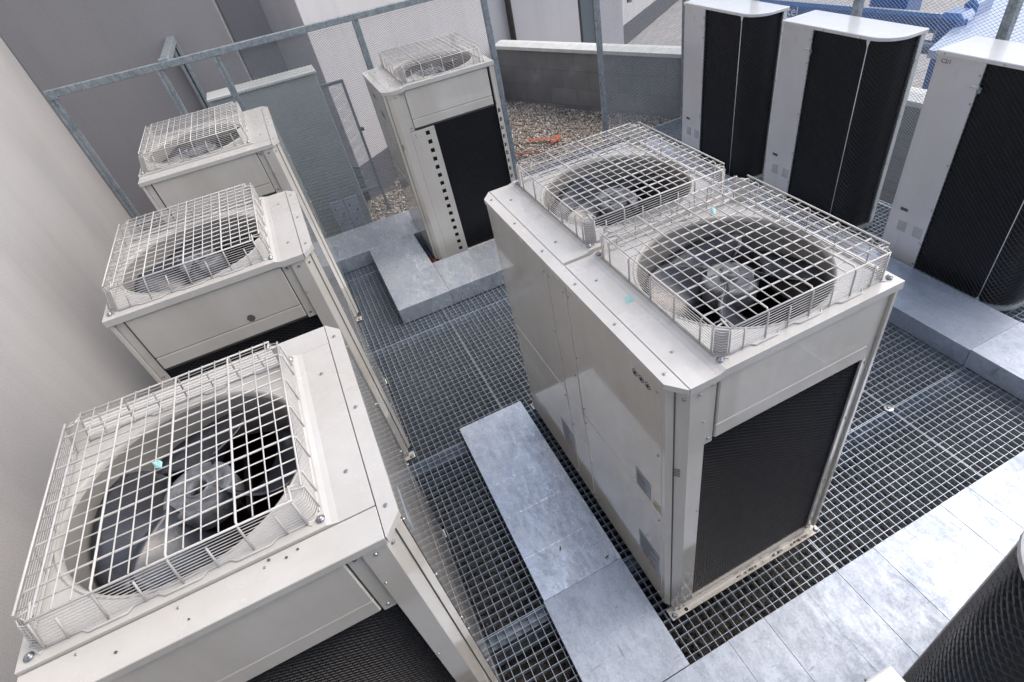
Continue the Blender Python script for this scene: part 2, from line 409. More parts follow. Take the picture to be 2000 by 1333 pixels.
def ring_plate(g, x0, y0, x1, y1, c, r, z, th, mat):
    cs = [math.atan2(y - c[1], x - c[0]) for x in (x0, x1) for y in (y0, y1)]
    A = sorted(set([round(-PI + 2 * PI * i / 72, 5) for i in range(72)] + [round(a, 5) for a in cs])); n = len(A); vs = []
    for a in A:
        d = (math.cos(a), math.sin(a)); t = 9
        if d[0] > 1e-6: t = min(t, (x1 - c[0]) / d[0])
        if d[0] < -1e-6: t = min(t, (x0 - c[0]) / d[0])
        if d[1] > 1e-6: t = min(t, (y1 - c[1]) / d[1])
        if d[1] < -1e-6: t = min(t, (y0 - c[1]) / d[1])
        vs += [(c[0] + r * d[0], c[1] + r * d[1], z), (c[0] + t * d[0], c[1] + t * d[1], z), (c[0] + r * d[0], c[1] + r * d[1], z - th), (c[0] + t * d[0], c[1] + t * d[1], z - th)]
    fs = []
    for i in range(n):
        a, b2 = i * 4, ((i + 1) % n) * 4
        fs += [(a, a + 1, b2 + 1, b2), (a + 2, b2 + 2, b2 + 3, a + 3), (a + 1, a + 3, b2 + 3, b2 + 1)]
    g.add(vs, fs, mat)

HT = 1.655
def fan_unit(name, label, loc, LY, guards, mirror=False, rz=0, blade_rot=(0,), stub=True, style='plain', split=None, group=None, W=.925, labels=()):
    root = thing(name, label, 'air conditioner', loc, rz, group)
    T = (lambda p: (W - p[0], p[1], p[2])) if mirror else None
    def nb(): g = MB(); g.T = T; return g
    ch = .055
    # ---- top cover
    g = nb()
    g.prism([(-.006, ch), (-.006, LY - ch), (ch - .012, LY + .006), (.0455, LY + .006), (.0455, -.006), (ch - .012, -.006)], HT - .03, HT - .006, 'paint_top')
    ys = [-.006]
    edges = []
    prev = -.006
    for i, (a, b2) in enumerate(guards):
        lo = a - .032 if (a - .032 > .05) else -.006
        hi = b2 + .032 if (LY - b2 - .032 > .05) else LY + .006
        if i + 1 < len(guards): hi = (b2 + guards[i + 1][0]) / 2 - .012
        if i > 0: lo = (guards[i - 1][1] + a) / 2 + .012
        if lo > prev + .01: edges.append(('strip', prev, lo - .003))
        edges.append(('fan', lo, hi, i)); prev = hi + .003
    if prev < LY: edges.append(('strip', prev, LY + .006))
    for e in edges:
        if e[0] == 'strip': g.box(.0485, e[1], HT - .035, W + .006, e[2], HT - .006 if e[2] - e[1] > .05 else HT - .016, 'paint_top')
        else:
            y0, y1, i = e[1], e[2], e[3]; c = ((.19 + .19 + GX) / 2, sum(guards[i]) / 2)
            xs = [(.0485, HT - .006), (.150, HT - .006), (.168, HT - .002), (.182, HT + .004)]
            for (xa, za), (xb, zb) in zip(xs, xs[1:]):
                g.add([(xa, y0, za), (xb, y0, zb), (xb, y1, zb), (xa, y1, za), (xa, y0, za - .03), (xb, y0, zb - .03), (xb, y1, zb - .03), (xa, y1, za - .03)],
                      [(0, 1, 2, 3), (0, 4, 5, 1), (3, 2, 6, 7), (4, 7, 6, 5)], 'paint_top')
            ring_plate(g, .182, y0, W + .006, y1, c, RF + .0065, HT + .004, .032, 'paint_top')
            for t in (.2, .8): g.screw((.10, y0 + (y1 - y0) * t, HT - .006), (0, 0, 1))
    for t in np.linspace(.09, LY - .09, 3 if LY < 1.2 else 6): g.screw((.022, t, HT - .006), (0, 0, 1))
    if style == 'dotted':
        for k in range(9): g.screw((.10 + .8 * random.random(), .03 + .08 * random.random(), HT - .006), (0, 0, 1), .002 + .002 * random.random(), 'seam' if k % 3 else 'screw')
    obj('top_cover', g, root)
    # ---- corner posts
    g = nb()
    for y, s in ((0, 1), (LY, -1)):
        pl = [(0, y + s * ch), (ch, y), (.122, y), (.122, y + s * .02), (ch + .012, y + s * .02), (.02, y + s * (ch + .012)), (.02, y + s * .075), (0, y + s * .075)]
        pl = pl if s > 0 else pl[::-1]
        gg = nb(); gg.prism(pl, .055, HT - .031, 'paint')
        for z in (.35, .9, 1.45):
            gg.screw((.112, y - s * .0, z), (0, -s, 0), .0032)
        gg.screw((ch * .75, y + s * ch * .25, 1.59), (-1, -s, 0)); gg.screw((.09, y, 1.595), (0, -s, 0))
        if s > 0:
            for k in range(5): gg.box(.018 + .0, .036, 1.165 + k * .011, .04, .038, 1.169 + k * .011, 'seam')
            if style in ('main', 'holes'):
                for k in range(5):
                    z = 1.17 + k * .010; d = Vector((ch, -ch, 0)).normalized() * .011; c = Vector((ch * .55, ch * .45, z)) + Vector((-.0008, -.0008, 0))
                    gg.add([c - d, c + d, c + d + Vector((0, 0, .004)), c - d + Vector((0, 0, .004))], [(0, 1, 2, 3)], 'ink')
        obj('corner_post', gg, root)
        gg = nb()
        x = W
        if style == 'holes':
            zs = [1.256 - .077 * k for k in range(16)]
            gg.box(x - .012, y, .055, x, y + s * .03, HT - .031, 'paint'); gg.box(x - .04, y, 1.31, x - .0125, y + s * .012, HT - .031, 'paint')
            xa, xb = x - .045, x - .0125
            prevz = 1.3095
            for z in zs:
                gg.box(xa, y, z + .018, xb, y + s * .004, prevz, 'paint', .0005); gg.box(xa, y, z - .018, xa + .007, y + s * .004, z + .0178, 'paint', .0005); gg.box(xb - .004, y, z - .018, xb, y + s * .004, z + .0178, 'paint', .0005); prevz = z - .0182
            gg.box(xa, y, .055, xb, y + s * .004, prevz, 'paint', .0005)
        else:
            gg.box(x - .018, y, .055, x, y + s * .07, HT - .031, 'paint'); gg.box(x - .055, y + s * .012, .055, x - .0185, y + s * .022, HT - .031, 'paint')
            for z in (.12, .5, .95, 1.28): gg.screw((x - .035, y + s * .012, z), (0, -s, 0), .005)
        obj('corner_post', gg, root)
    # ---- front and rear: upper panel, filler, coil
    cx0 = .336 if style == 'holes' else .128
    for y, s in ((0, 1), (LY, -1)):
        gg = nb()
        gg.box(.1235, y + s * .010, 1.30, .166, y + s * .02, HT - .032, 'paint')
        gg.box(.170, y + s * .003, 1.392, .8625 + W - .925, y + s * .02, HT - .008 - .026, 'paint', .004); gg.box(.170, y + s * .004, 1.318, .8625 + W - .925, y + s * .02, 1.3895, 'paint', .004)
        gg.box(.165, y + s * .021, 1.30, .866 + W - .925, y + s * .024, HT - .034, 'seam', 0)
        gg.box(.123, y + s * .021, HT - .06, W - .02, y + s * .0235, HT - .031, 'seam', 0)
        for (px, pz) in ((.145, 1.33), (.145, 1.60)): gg.screw((px, y + s * .010, pz), (0, -s, 0), .006)
        obj('front_panel', gg, root)
        if style == 'holes':
            gg = nb(); zs = [1.256 - .077 * k for k in range(16)]
            gg.box(.1235, y + s * .003, .055, .248, y + s * .007, 1.299, 'paint', .001); gg.box(.284, y + s * .003, .055, .334, y + s * .007, 1.299, 'paint', .001)
            pz = 1.299
            for z in zs: gg.box(.2485, y + s * .003, z + .018, .2835, y + s * .007, pz, 'paint', .0005); pz = z - .018
            gg.box(.2485, y + s * .003, .055, .2835, y + s * .007, pz, 'paint', .0005)
            gg.box(.24, y + s * .03, .06, .29, y + s * .032, 1.29, 'dark', 0)
            for z in (1.285, .97, .62, .30): gg.screw((.315, y + s * .003, z), (0, -s, 0), .004)
            for q in ((.16, 1.27), (.165, 1.245), (.20, 1.25)): gg.screw((q[0], y + s * .003, q[1]), (0, -s, 0), .004)
            obj('perforated_strip', gg, root)
        gg = nb(); gg.box(cx0 - .004, y + s * .030, .058, W - .0285, y + s * .06, 1.316, 'coil', 0)
        coil = obj('coil', gg, root)
        me = front_lattice(cx0, W - .045, .062, 1.314)
        o = link('coil_guard', me, coil)
        o.location = ((0 if not mirror else W), y + s * .026, 0); o.scale = (-1 if mirror else 1, 1 if s > 0 else -1, 1)
    # ---- coil on the long far side
    gg = nb(); gg.box(W - .028, .062, .058, W - .006, LY - .062, 1.315, 'coil', 0)
    gg.box(W - .024, .072, 1.3165, W - .003, LY - .072, HT - .032, 'paint'); obj('coil', gg, root)
    # ---- service side panels
    z1 = HT - .031
    cuts = split or [(.058, LY - .058)]
    for k, (a, b2) in enumerate(cuts):
        wide = b2 - a > .3
        for (za, zb) in (((.06, .837), (.843, z1)) if wide else ((.06, z1),)):
            gg = nb(); gg.box(0.0, a + .0015, za, .018, b2 - .0015, zb, 'paint', .003)
            for yy in (a + .02, b2 - .02):
                for zz in np.linspace(za + .05, zb - .05, 3 if wide else 4): gg.screw((0, yy, zz), (-1, 0, 0), .0045)
            pan = obj('service_panel', gg, root)
    gg = nb(); gg.box(.019, .03, .06, .021, LY - .03, z1 - .004, 'seam', 0)
    # inner liner, floor and partition so the fan wells look into a dark case
    gg.box(.022, .07, .10, W - .06, LY - .07, .12, 'dark', 0)
    obj('inner_case', gg, root)
    # ---- stickers and prints on the service side
    for (kind, yc, zc, w, h) in labels:
        gg = nb(); gg.box(-.0012, yc - w / 2, zc - h / 2, -.0002, yc + w / 2, zc + h / 2, 'sticker' if kind != 'yellow' else 'sticker_yellow', 0)
        for k in range(int(h / .014) - 1):
            if kind == 'r' and k < 3: continue
            ln = w * (.45 + .45 * random.random()); gg.box(-.0016, yc + w * .45 - ln, zc - h / 2 + .009 + k * .014, -.0011, yc + w * .45, zc - h / 2 + .013 + k * .014, 'ink', 0)
        st = obj('sticker', gg, root)
        if kind == 'r':
            me = text_mesh('R410A', .040, 'red_ink')
            o = link('lettering', me, st, (-.0016 if not mirror else W + .0016, yc, zc - h / 2 + .024)); o.rotation_euler = (PI / 2, 0, -PI / 2 if not mirror else PI / 2)
    # ---- base rails / feet
    for y, s in ((-.022, 1), (LY + .022, -1)):
        gg = nb(); gg.box(-.004, y, .012, W + .02, y + s * .06, .016, 'paint', .001); gg.box(.06, y + s * .028, .0165, W - .03, y + s * .032, .054, 'paint', .001)
        gg.box(.03, y + s * .034, .0165, W - .03, y + s * .08, .053, 'paint', .001)
        for x in (.018, W): gg.lathe([(.014, .0165), (.014, .021), (.008, .022), (.008, .03)], (x, y + s * .016, 0), 'screw', 10, cap_top=True)
        gg.lathe([(.010, .0163), (.0005, .0163)], (.085, y + s * .014, 0), 'dark', 12)
        gg.box(.0, y + s * .01, .0, .06, y + s * .06, .0115, 'rubber', 0); gg.box(W - .06, y + s * .01, .0, W, y + s * .06, .0115, 'rubber', 0)
        obj('base_rail', gg, root)
    # ---- fans
    for i, (a, b2) in enumerate(guards):
        cxx = .19 + GX / 2; cxw = W - cxx if mirror else cxx; cy = (a + b2) / 2
        gg = MB(); gg.lathe([(RF + .0125, .0043), (RF + .012, .0065), (RF + .0075, .0075), (RF + .003, .005), (RF - .0005, -.004), (RF - .002, -.014)], (0, 0, 0), 'bellmouth', 96); gg.lathe([(RF - .002, -.014), (RF - .003, -.06), (RF - .003, -.17), (RF + .006, -.22)], (0, 0, 0), 'shroud', 96)
        obj('fan_shroud', gg, root, (cxw, cy, HT))
        gg = MB(); gg.lathe([(.06, -.30), (.065, -.12)], (0, 0, 0), 'rubber', 20, cap_top=True)
        for k in (-1, 1): gg.box(k * .05 - .012, -.345, -.30, k * .05 + .012, .345, -.285, 'rubber', .001)
        obj('fan_motor', gg, root, (cxw, cy, HT))
        fan = link('fan', HUB[stub], root, (cxw, cy, HT - .048), math.radians(blade_rot[i % len(blade_rot)]))
        for k in range(4): link('blade', BLADE, fan, (0, 0, 0), k * PI / 2)
        gx = .19 if not mirror else W - .19 - GX
        gd = link('fan_guard', GUARD_T if mirror else GUARD, root, (gx, a, HT + .004))
        for bme in (BRK_T if mirror else BRK): link('corner_bracket', bme, gd)
    return root

GR = 'tall condenser units with caged fans on top'
main = fan_unit('condenser_unit', 'large double cream condenser with two caged fans side by side, in the middle', (0, 0, 0), 1.65, [(.04, .78), (.868, 1.608)], blade_rot=(62, 20), style='main',
                split=[(.076, .733), (.738, .912), (.917, 1.574)], group=GR,
                labels=[('b', .205, .915, .105, .12), ('yellow', .108, .875, .05, .05), ('r', .18, .37, .16, .20), ('r', 1.0, .375, .15, .20)])
L1 = fan_unit('condenser_unit', 'nearest single-fan condenser beside the pale wall, with a broad bare rim before its cage', (-1.79, .01, 0), 1.03, [(.14, .88)], mirror=True, blade_rot=(-20,), stub=False, style='dotted', group=GR, labels=[('b', .215, 1.435, .15, .055)])
L2 = fan_unit('condenser_unit', 'single-fan condenser by the pale wall with a dark smudge on its upper panel', (-1.79, 1.70, 0), .83, [(.045, .785)], mirror=True, blade_rot=(15,), stub=False, group=GR)
L3 = fan_unit('condenser_unit', 'farthest of the three single-fan condensers beside the pale wall, under the fence rail', (-1.79, 3.47, 0), 1.03, [(.14, .88)], mirror=True, blade_rot=(40,), stub=False, group=GR)
U4 = fan_unit('condenser_unit', 'single-fan condenser with columns of square holes beside its black coil', (.0, 3.86, 0), .84, [(.055, .795)], blade_rot=(30,), stub=False, style='holes', group=GR, W=.962,
              labels=[('b', .35, 1.40, .16, .06), ('b', .52, 1.52, .12, .05)])
# three round type marks near the top of the main unit's side, drawn as ink rings with a glyph
for y in (.229, .191, .153):
    g = MB(); R0 = .0155
    n = 20; vs = []; 
    for i in range(n):
        t = 2 * PI * i / n
        for r in (R0, R0 * .82): vs.append((-.0009, r * math.cos(t), r * math.sin(t)))
    g.add(vs, [(2 * i, 2 * ((i + 1) % n), 2 * ((i + 1) % n) + 1, 2 * i + 1) for i in range(n)], 'ink')
    g.box(-.0012, -.008, -.002, -.0006, .006, .003, 'ink', 0); g.box(-.0012, -.003, -.009, -.0006, .002, .007, 'ink', 0); g.box(-.0012, .003, -.008, -.0006, .008, -.003, 'ink', 0)
    obj('printed_mark', g, main, (0, y, 1.553))
# dark smudge on L2's panel, dry leaf caught on the main coil
g = MB(); n = 18
g.add([(.018 * math.cos(2 * PI * i / n) * (1 + .15 * math.sin(3 * i)), 0, .02 * math.sin(2 * PI * i / n)) for i in range(n)], [tuple(range(n))], 'seam')
obj('smudge', g, L2, (1.79 - 1.268, .0018, 1.419))

# ------------------------------------------------------------------ side-discharge units
RD, RW, RH = .335, 1.0, 1.6
def r_path():
    # plan outline of the coil skin from the white panel round the corner to the post; returns points with normals
    pts = []
    y = RW - .315
    r = .17
    for k in range(9): pts.append((.006, y - (y - .178) * k / 8, -1, 0))
    for k in range(1, 13):
        a = PI / 2 * k / 12
        pts.append((.006 + r - r * math.cos(a), .178 - r * math.sin(a), -math.cos(a), -math.sin(a)))
    for k in range(1, 4): pts.append((.176 + (.292 - .176) * k / 3, .008, 0, -1))
    return pts
RP = r_path(); RS = [0]
for a, b2 in zip(RP, RP[1:]): RS.append(RS[-1] + math.hypot(b2[0] - a[0], b2[1] - a[1]))
def r_at(u):
    u = min(max(u, 0), RS[-1] - 1e-6)
    k = max(i for i in range(len(RS) - 1) if RS[i] <= u); t = (u - RS[k]) / (RS[k + 1] - RS[k]); a, b2 = RP[k], RP[k + 1]
    return tuple(a[i] + (b2[i] - a[i]) * t for i in range(4))
def side_unit_parts():
    P = {}
    g = MB(); off = [(x - nx * .02, y - ny * .02) for x, y, nx, ny in RP]; n = len(off)
    g.add([(x, y, .075) for x, y in off] + [(x, y, RH - .02) for x, y in off], [(i, i + 1, n + i + 1, n + i) for i in range(n - 1)], 'coil', True)
    P['coil'] = g.mesh('coil')
    cache = {}
    def f(u, v):
        k = round(u, 4)
        if k not in cache: cache[k] = r_at(u)
        x, y, nx, ny = cache[k]; return (x, y, .085 + v), (nx, ny, 0)
    g = MB(); g.lattice(f, RS[-1], RH - .11, .038, .034, .0030, 'rguard', .004); P['coil_guard'] = g.mesh('coil_guard')
    g = MB(); W0 = RW - .313
    zt = RH - .021
    g.box(0, W0, .06, .018, RW, zt, 'paint_grey', .004)
    g.box(-.0006, RW - .135, .492, .004, RW - .075, .518, 'seam', 0); g.box(-.004, RW - .14, .518, .0, RW - .07, .522, 'paint_grey', .001)
    for (ya, yb) in ((RW - .16, RW - .092), (RW - .292, RW - .222)):
        for k in range(6):
            z = .34 + k * .0145; g.tube([(-.001, ya, z), (-.001, yb, z)], .0045, 'paint_grey', 6); g.box(-.0008, ya, z - .0085, .004, yb, z - .005, 'seam', 0)
    for (yy, zz, rr) in ((.05, .27, .008), (.085, .262, .014), (.05, .23, .020), (.10, .225, .012), (.08, .19, .009)):
        vs = []
        for i in range(16):
            t = 2 * PI * i / 16
            for q in (rr, rr * .82): vs.append((-.0008, RW - yy + q * math.cos(t), zz + q * math.sin(t)))
        g.add(vs, [(2 * i, 2 * ((i + 1) % 16), 2 * ((i + 1) % 16) + 1, 2 * i + 1) for i in range(16)], 'seam')
    g.lathe([(.026, 0), (.001, 0)], (0, 0, 0), 'dark', 16) if False else None
    vs = [(-.0009, RW - .045 + .024 * math.cos(2 * PI * i / 16), .150 + .024 * math.sin(2 * PI * i / 16)) for i in range(16)]; g.add(vs, [tuple(range(16))], 'dark')
    g.box(-.002, RW - .13, .135, -.0002, RW - .006, .30, 'paint_grey', .001)
    for z in (1.5, 1.33, .92, .58, .30, .12): g.screw((0, W0 + .012, z), (-1, 0, 0), .006)
    P['rear_panel'] = g.mesh('rear_panel')
    g = MB(); g.box(-.012, W0 - .012, 1.425, .0, W0 + .02, 1.445, 'paint_white', .003); g.tube([(-.008, W0 + .045, 1.437), (-.008, W0 - .01, 1.437)], .009, 'paint_white', 8); g.box(-.014, W0 - .03, 1.405, -.002, W0 - .012, 1.44, 'steel', .002)
    P['cable_clip'] = g.mesh('cable_clip')
    g = MB(); g.box(.292, 0, .06, RD, .018, zt, 'paint_white', .003)
    for z in (1.40, 1.0, .62, .22): g.screw((.30, 0, z), (0, -1, 0), .006)
    P['corner_post'] = g.mesh('corner_post')
    g = MB(); e = .008
    op = [(-e, RW + e), (-e, .178)] + [(.178 - .186 * math.cos(PI / 2 * k / 10), .178 - .186 * math.sin(PI / 2 * k / 10)) for k in range(1, 11)] + [(RD + e, -e), (RD + e, RW + e)]
    op = op[::-1]
    n = len(op); cxy = (RD / 2, RW / 2)
    def inset(k): return [(x + (cxy[0] - x) * k / RD * 2, y + (cxy[1] - y) * k / RW * 2) for x, y in op]
    r0, r1 = op, inset(.004)
    g.add([(*q, RH - .024) for q in r0] + [(*q, RH - .004) for q in r0] + [(*q, RH) for q in r1],
          [(i, (i + 1) % n, n + (i + 1) % n, n + i) for i in range(n)] + [(n + i, n + (i + 1) % n, 2 * n + (i + 1) % n, 2 * n + i) for i in range(n)] + [tuple(2 * n + i for i in range(n)), tuple(range(n))[::-1]], 'paint_white')
    for yy in (RW - .05, RW - .42, RW - .60, .25): g.screw((-e, yy, RH - .014), (-1, 0, 0), .005)
    P['lid'] = g.mesh('lid')
    g = MB(); g.tube([(-.002, .180, .09), (-.002, .180, RH - .024)], .0032, 'paint_white', 6)
    g.add([(-.004, .198, RH - .024), (-.004, .164, RH - .024), (-.004, .178, RH - .075), (-.004, .182, RH - .075)], [(0, 1, 2, 3)], 'paint_white')
    g.add([(-.004, .198, .085), (-.004, .164, .085), (-.004, .178, .12), (-.004, .182, .12)], [(3, 2, 1, 0)], 'paint_white')
    P['guard_rod'] = g.mesh('guard_rod')
    g = MB(); g.box(RD - .02, .019, .06, RD, RW, zt, 'paint_white', .003); g.box(.019, RW - .018, .06, RD - .0205, RW, zt, 'paint_grey', .003); P['front_panel'] = g.mesh('front_panel')
    g = MB()
    for zc in (.42, 1.12):
        for k in range(1, 9):
            r = k * .032; g.tube([(RD + .012, .42 + r * math.cos(2 * PI * i / 32), zc + r * math.sin(2 * PI * i / 32)) for i in range(32)], .003, 'wire', 5, closed=True)
        for k in range(8):
            a = k * PI / 4; g.tube([(RD + .008, .42, zc), (RD + .008, .42 + .262 * math.cos(a), zc + .262 * math.sin(a))], .003, 'wire', 5)
        g.add([(RD + .002, .42 + .262 * math.cos(2 * PI * i / 32), zc + .262 * math.sin(2 * PI * i / 32)) for i in range(32)], [tuple(range(32))], 'dark')
    P['fan_grille'] = g.mesh('fan_grille')
    g = MB(); g.prism([(.0, RW), (.0, .178)] + [(.178 - .178 * math.cos(PI / 2 * k / 8), .178 - .178 * math.sin(PI / 2 * k / 8)) for k in range(1, 9)] + [(RD, 0), (RD, RW)], .045, .075, 'cab_face')
    for yy in (.16, .78): g.box(-.02, yy, 0, RD + .02, yy + .05, .0445, 'galv_post', .002)
    P['base_pan'] = g.mesh('base_pan')
    return P
RPARTS = side_unit_parts()
def side_unit(label, loc, rz=0):
    r = thing('heat_pump_unit', label, 'air conditioner', loc, rz, 'slim side-blowing heat pump units with rounded black coils')
    for k, me in RPARTS.items(): link(k, me, r)
    return r
R1 = side_unit('slim heat pump with rounded black coil, farthest of its row beside the mesh fence', (3.12, 3.15, 0))
R2 = side_unit('slim heat pump standing between two others of its row, blue boom behind it', (3.136, 1.868, 0))
R3 = side_unit('slim heat pump with handwritten marks on its grey back, behind the bluish cover', (3.136, .53, 0))
link('handwritten_mark', text_mesh('C2/1', .035, 'ink'), R3, (-.0005, .93, 1.54)).rotation_euler = (PI / 2, 0, -PI / 2)
R4 = side_unit('slim heat pump at the near right corner, black diamond mesh seen close up', (.312, -.737, 0), -PI / 2)
R5 = side_unit('heat pump of which only the rounded white lid corner shows, near the foremost metal cover', (-1.06, -.80, 0), -PI / 2)

# ------------------------------------------------------------------ grating floor, beams, covers
PX, PYs = .0445, .0465
g = MB(); XS = [-2.55, -2.31, -1.25, -.19, .863, 1.917, 2.97, 3.92]; YS = [-3.0, -2.12, -.88, .37, 1.63, 2.95, 4.19, 5.15]
for xa, xb in zip(XS, XS[1:]):
    nx = max(1, round((xb - xa) / PX))
    for i in range(1, nx):
        x = xa + (xb - xa) * i / nx; g.box(x - .0013, YS[0], -.036, x + .0013, YS[-1], -.0015, 'galv_bar', 0)
for x in XS: g.box(x - .0062, YS[0], -.032, x - .0028, YS[-1], .0, 'galv_bar', 0); g.box(x + .0028, YS[0], -.032, x + .0062, YS[-1], .0, 'galv_bar', 0)
for ya, yb in zip(YS, YS[1:]):
    ny = max(1, round((yb - ya) / PYs))
    for i in range(1, ny):
        y = ya + (yb - ya) * i / ny; g.box(XS[0], y - .0012, -.034, XS[-1], y + .0012, -.0005, 'galv_bar', 0)
for y in YS: g.box(XS[0], y - .0065, -.031, XS[-1], y - .003, .0005, 'galv_bar', 0); g.box(XS[0], y + .003, -.031, XS[-1], y + .0065, .0005, 'galv_bar', 0)
struct('grating_floor', g)
def beam(y, label):
    g = MB(); g.box(XS[0], y - .062, -.043, XS[-1], y + .0, -.034, 'beam', .002); g.box(XS[0], y - .008, -.235, XS[-1], y - .0005, -.0435, 'beam', .001)
    g.box(XS[0], y - .062, -.245, XS[-1], y + .0, -.2355, 'beam', .001)
    tag(obj('support_beam', g), label, 'steel beam', 'beams carrying the grating')
beam(.37, 'steel beam under the grating, crossing below the middle of the long metal cover')
beam(1.63, 'steel beam under the grating at the far end of the long metal cover')
beam(2.95, 'steel beam under the grating just in front of the raised metal cover')
beam(4.19, 'steel beam under the grating beside the stem of the raised metal cover')
g = MB(); g.box(XS[0], 5.152, -.06, XS[-1], 5.158, .012, 'galv_bar', .001); g.box(XS[0], 5.158, -.06, XS[-1], 5.21, -.055, 'galv_bar', .001)
tag(obj('edge_angle', g), 'steel edge angle along the far side of the grating', 'steel angle')
# round fixing washers
def washer(x, y, label):
    g = MB(); g.lathe([(.030, .0), (.030, .004), (.024, .006), (.013, .003), (.012, .006), (.008, .010)], (0, 0, .0015), 'screw', 20, cap_top=True)
    tag(obj('fixing_washer', g, None, (x, y, 0)), label, 'washer')
washer(1.917, .378, 'round steel washer clamping the grating joint to the right of the large condenser')

def sheet(name_part, root, x0, y0, x1, y1, z, mat, side=.05, creases=(), along='y', sides='xXyY', label=None, tone=None):
    g = MB(); th = .003
    g.box(x0, y0, z - th, x1, y1, z, mat, .0012)
    if 'x' in sides: g.box(x0, y0, z - side, x0 + .003, y1, z - th - .0002, mat, .0005)
    if 'X' in sides: g.box(x1 - .003, y0, z - side, x1, y1, z - th - .0002, mat, .0005)
    if 'y' in sides: g.box(x0 + .0035, y0, z - side, x1 - .0035, y0 + .003, z - th - .0002, mat, .0005)
    if 'Y' in sides: g.box(x0 + .0035, y1 - .003, z - side, x1 - .0035, y1, z - th - .0002, mat, .0005)
    for c in creases:   # shallow folded creases
        if along == 'y': g.add([(x0, c - .004, z + .0004), (x1, c - .004, z + .0004), (x1, c, z + .0010), (x0, c, z + .0010), (x1, c + .003, z + .0004), (x0, c + .003, z + .0004)], [(0, 1, 2, 3), (3, 2, 4, 5)], mat)
        else: g.add([(c - .004, y0, z + .0004), (c - .004, y1, z + .0004), (c, y1, z + .0010), (c, y0, z + .0010), (c + .003, y1, z + .0004), (c + .003, y0, z + .0004)], [(0, 3, 2, 1), (3, 5, 4, 2)], mat)
    o = obj(name_part, g, root, label=label); t_ = tone or random.uniform(.86, 1.0); o.color = (t_, t_, t_, 1); return o   # batches of sheet weather differently
GP = 'galvanised covers laid over the grating'
P1 = thing('walkway_cover', 'long narrow galvanised cover lying left of the large condenser', 'metal cover', (0, 0, 0), 0, GP)
sheet('metal_sheet', P1, -.525, .362, -.06, 1.70, .06, 'galv', .055, (.62, .90, 1.15, 1.42), tone=.93)
sheet('metal_sheet', P1, -.53, -.228, -.062, .36, .062, 'galv_bright', .057, (.06,), label='brighter sheet at the near end', tone=1.0)
P2 = thing('walkway_cover', 'broad bright galvanised cover running across the foreground', 'metal cover', (0, 0, 0), 0, GP)
xs = [-1.45]; big = [-.66, .153, .62, 1.064, 1.54, 2.0, 2.45, 3.05]
for b2 in big:
    a = xs[-1]; xs += [a + (b2 - a) * .45, b2] if b2 - a > .3 else [b2]
for i, (a, b2) in enumerate(zip(xs, xs[1:])):
    sheet('metal_sheet', P2, a + .0004, -.705, b2 - .0004, -.231 - .001 * (i % 2), .060 + .0009 * ((i * 7) % 3), 'galv_bright', .055, (), sides='yY')
P3 = thing('walkway_cover', 'bluish raised galvanised cover along the feet of the slim heat pumps', 'metal cover', (0, 0, 0), 0, GP)
sheet('metal_sheet', P3, 2.585, .385, 3.06, 1.85, .14, 'galv_blue', .14)
sheet('metal_sheet', P3, 2.59, -.226, 3.062, .383, .143, 'galv_bright', .143, label='paler sheet at the near end')
sheet('metal_sheet', P3, 2.585, 1.852, 3.058, 4.6, .14, 'galv_blue', .14)
P4 = thing('walkway_cover', 'stepped raised galvanised cover bending round the front of the far condenser', 'metal cover', (0, 0, 0), 0, GP)
sheet('metal_sheet', P4, -.548, 3.16, -.075, 4.36, .155, 'galv', .155, tone=.95)
sheet('metal_sheet', P4, -.073, 3.162, .98, 3.69, .157, 'galv', .157)
sheet('metal_sheet', P4, -1.05, 4.362, .03, 4.93, .156, 'galv', .156)

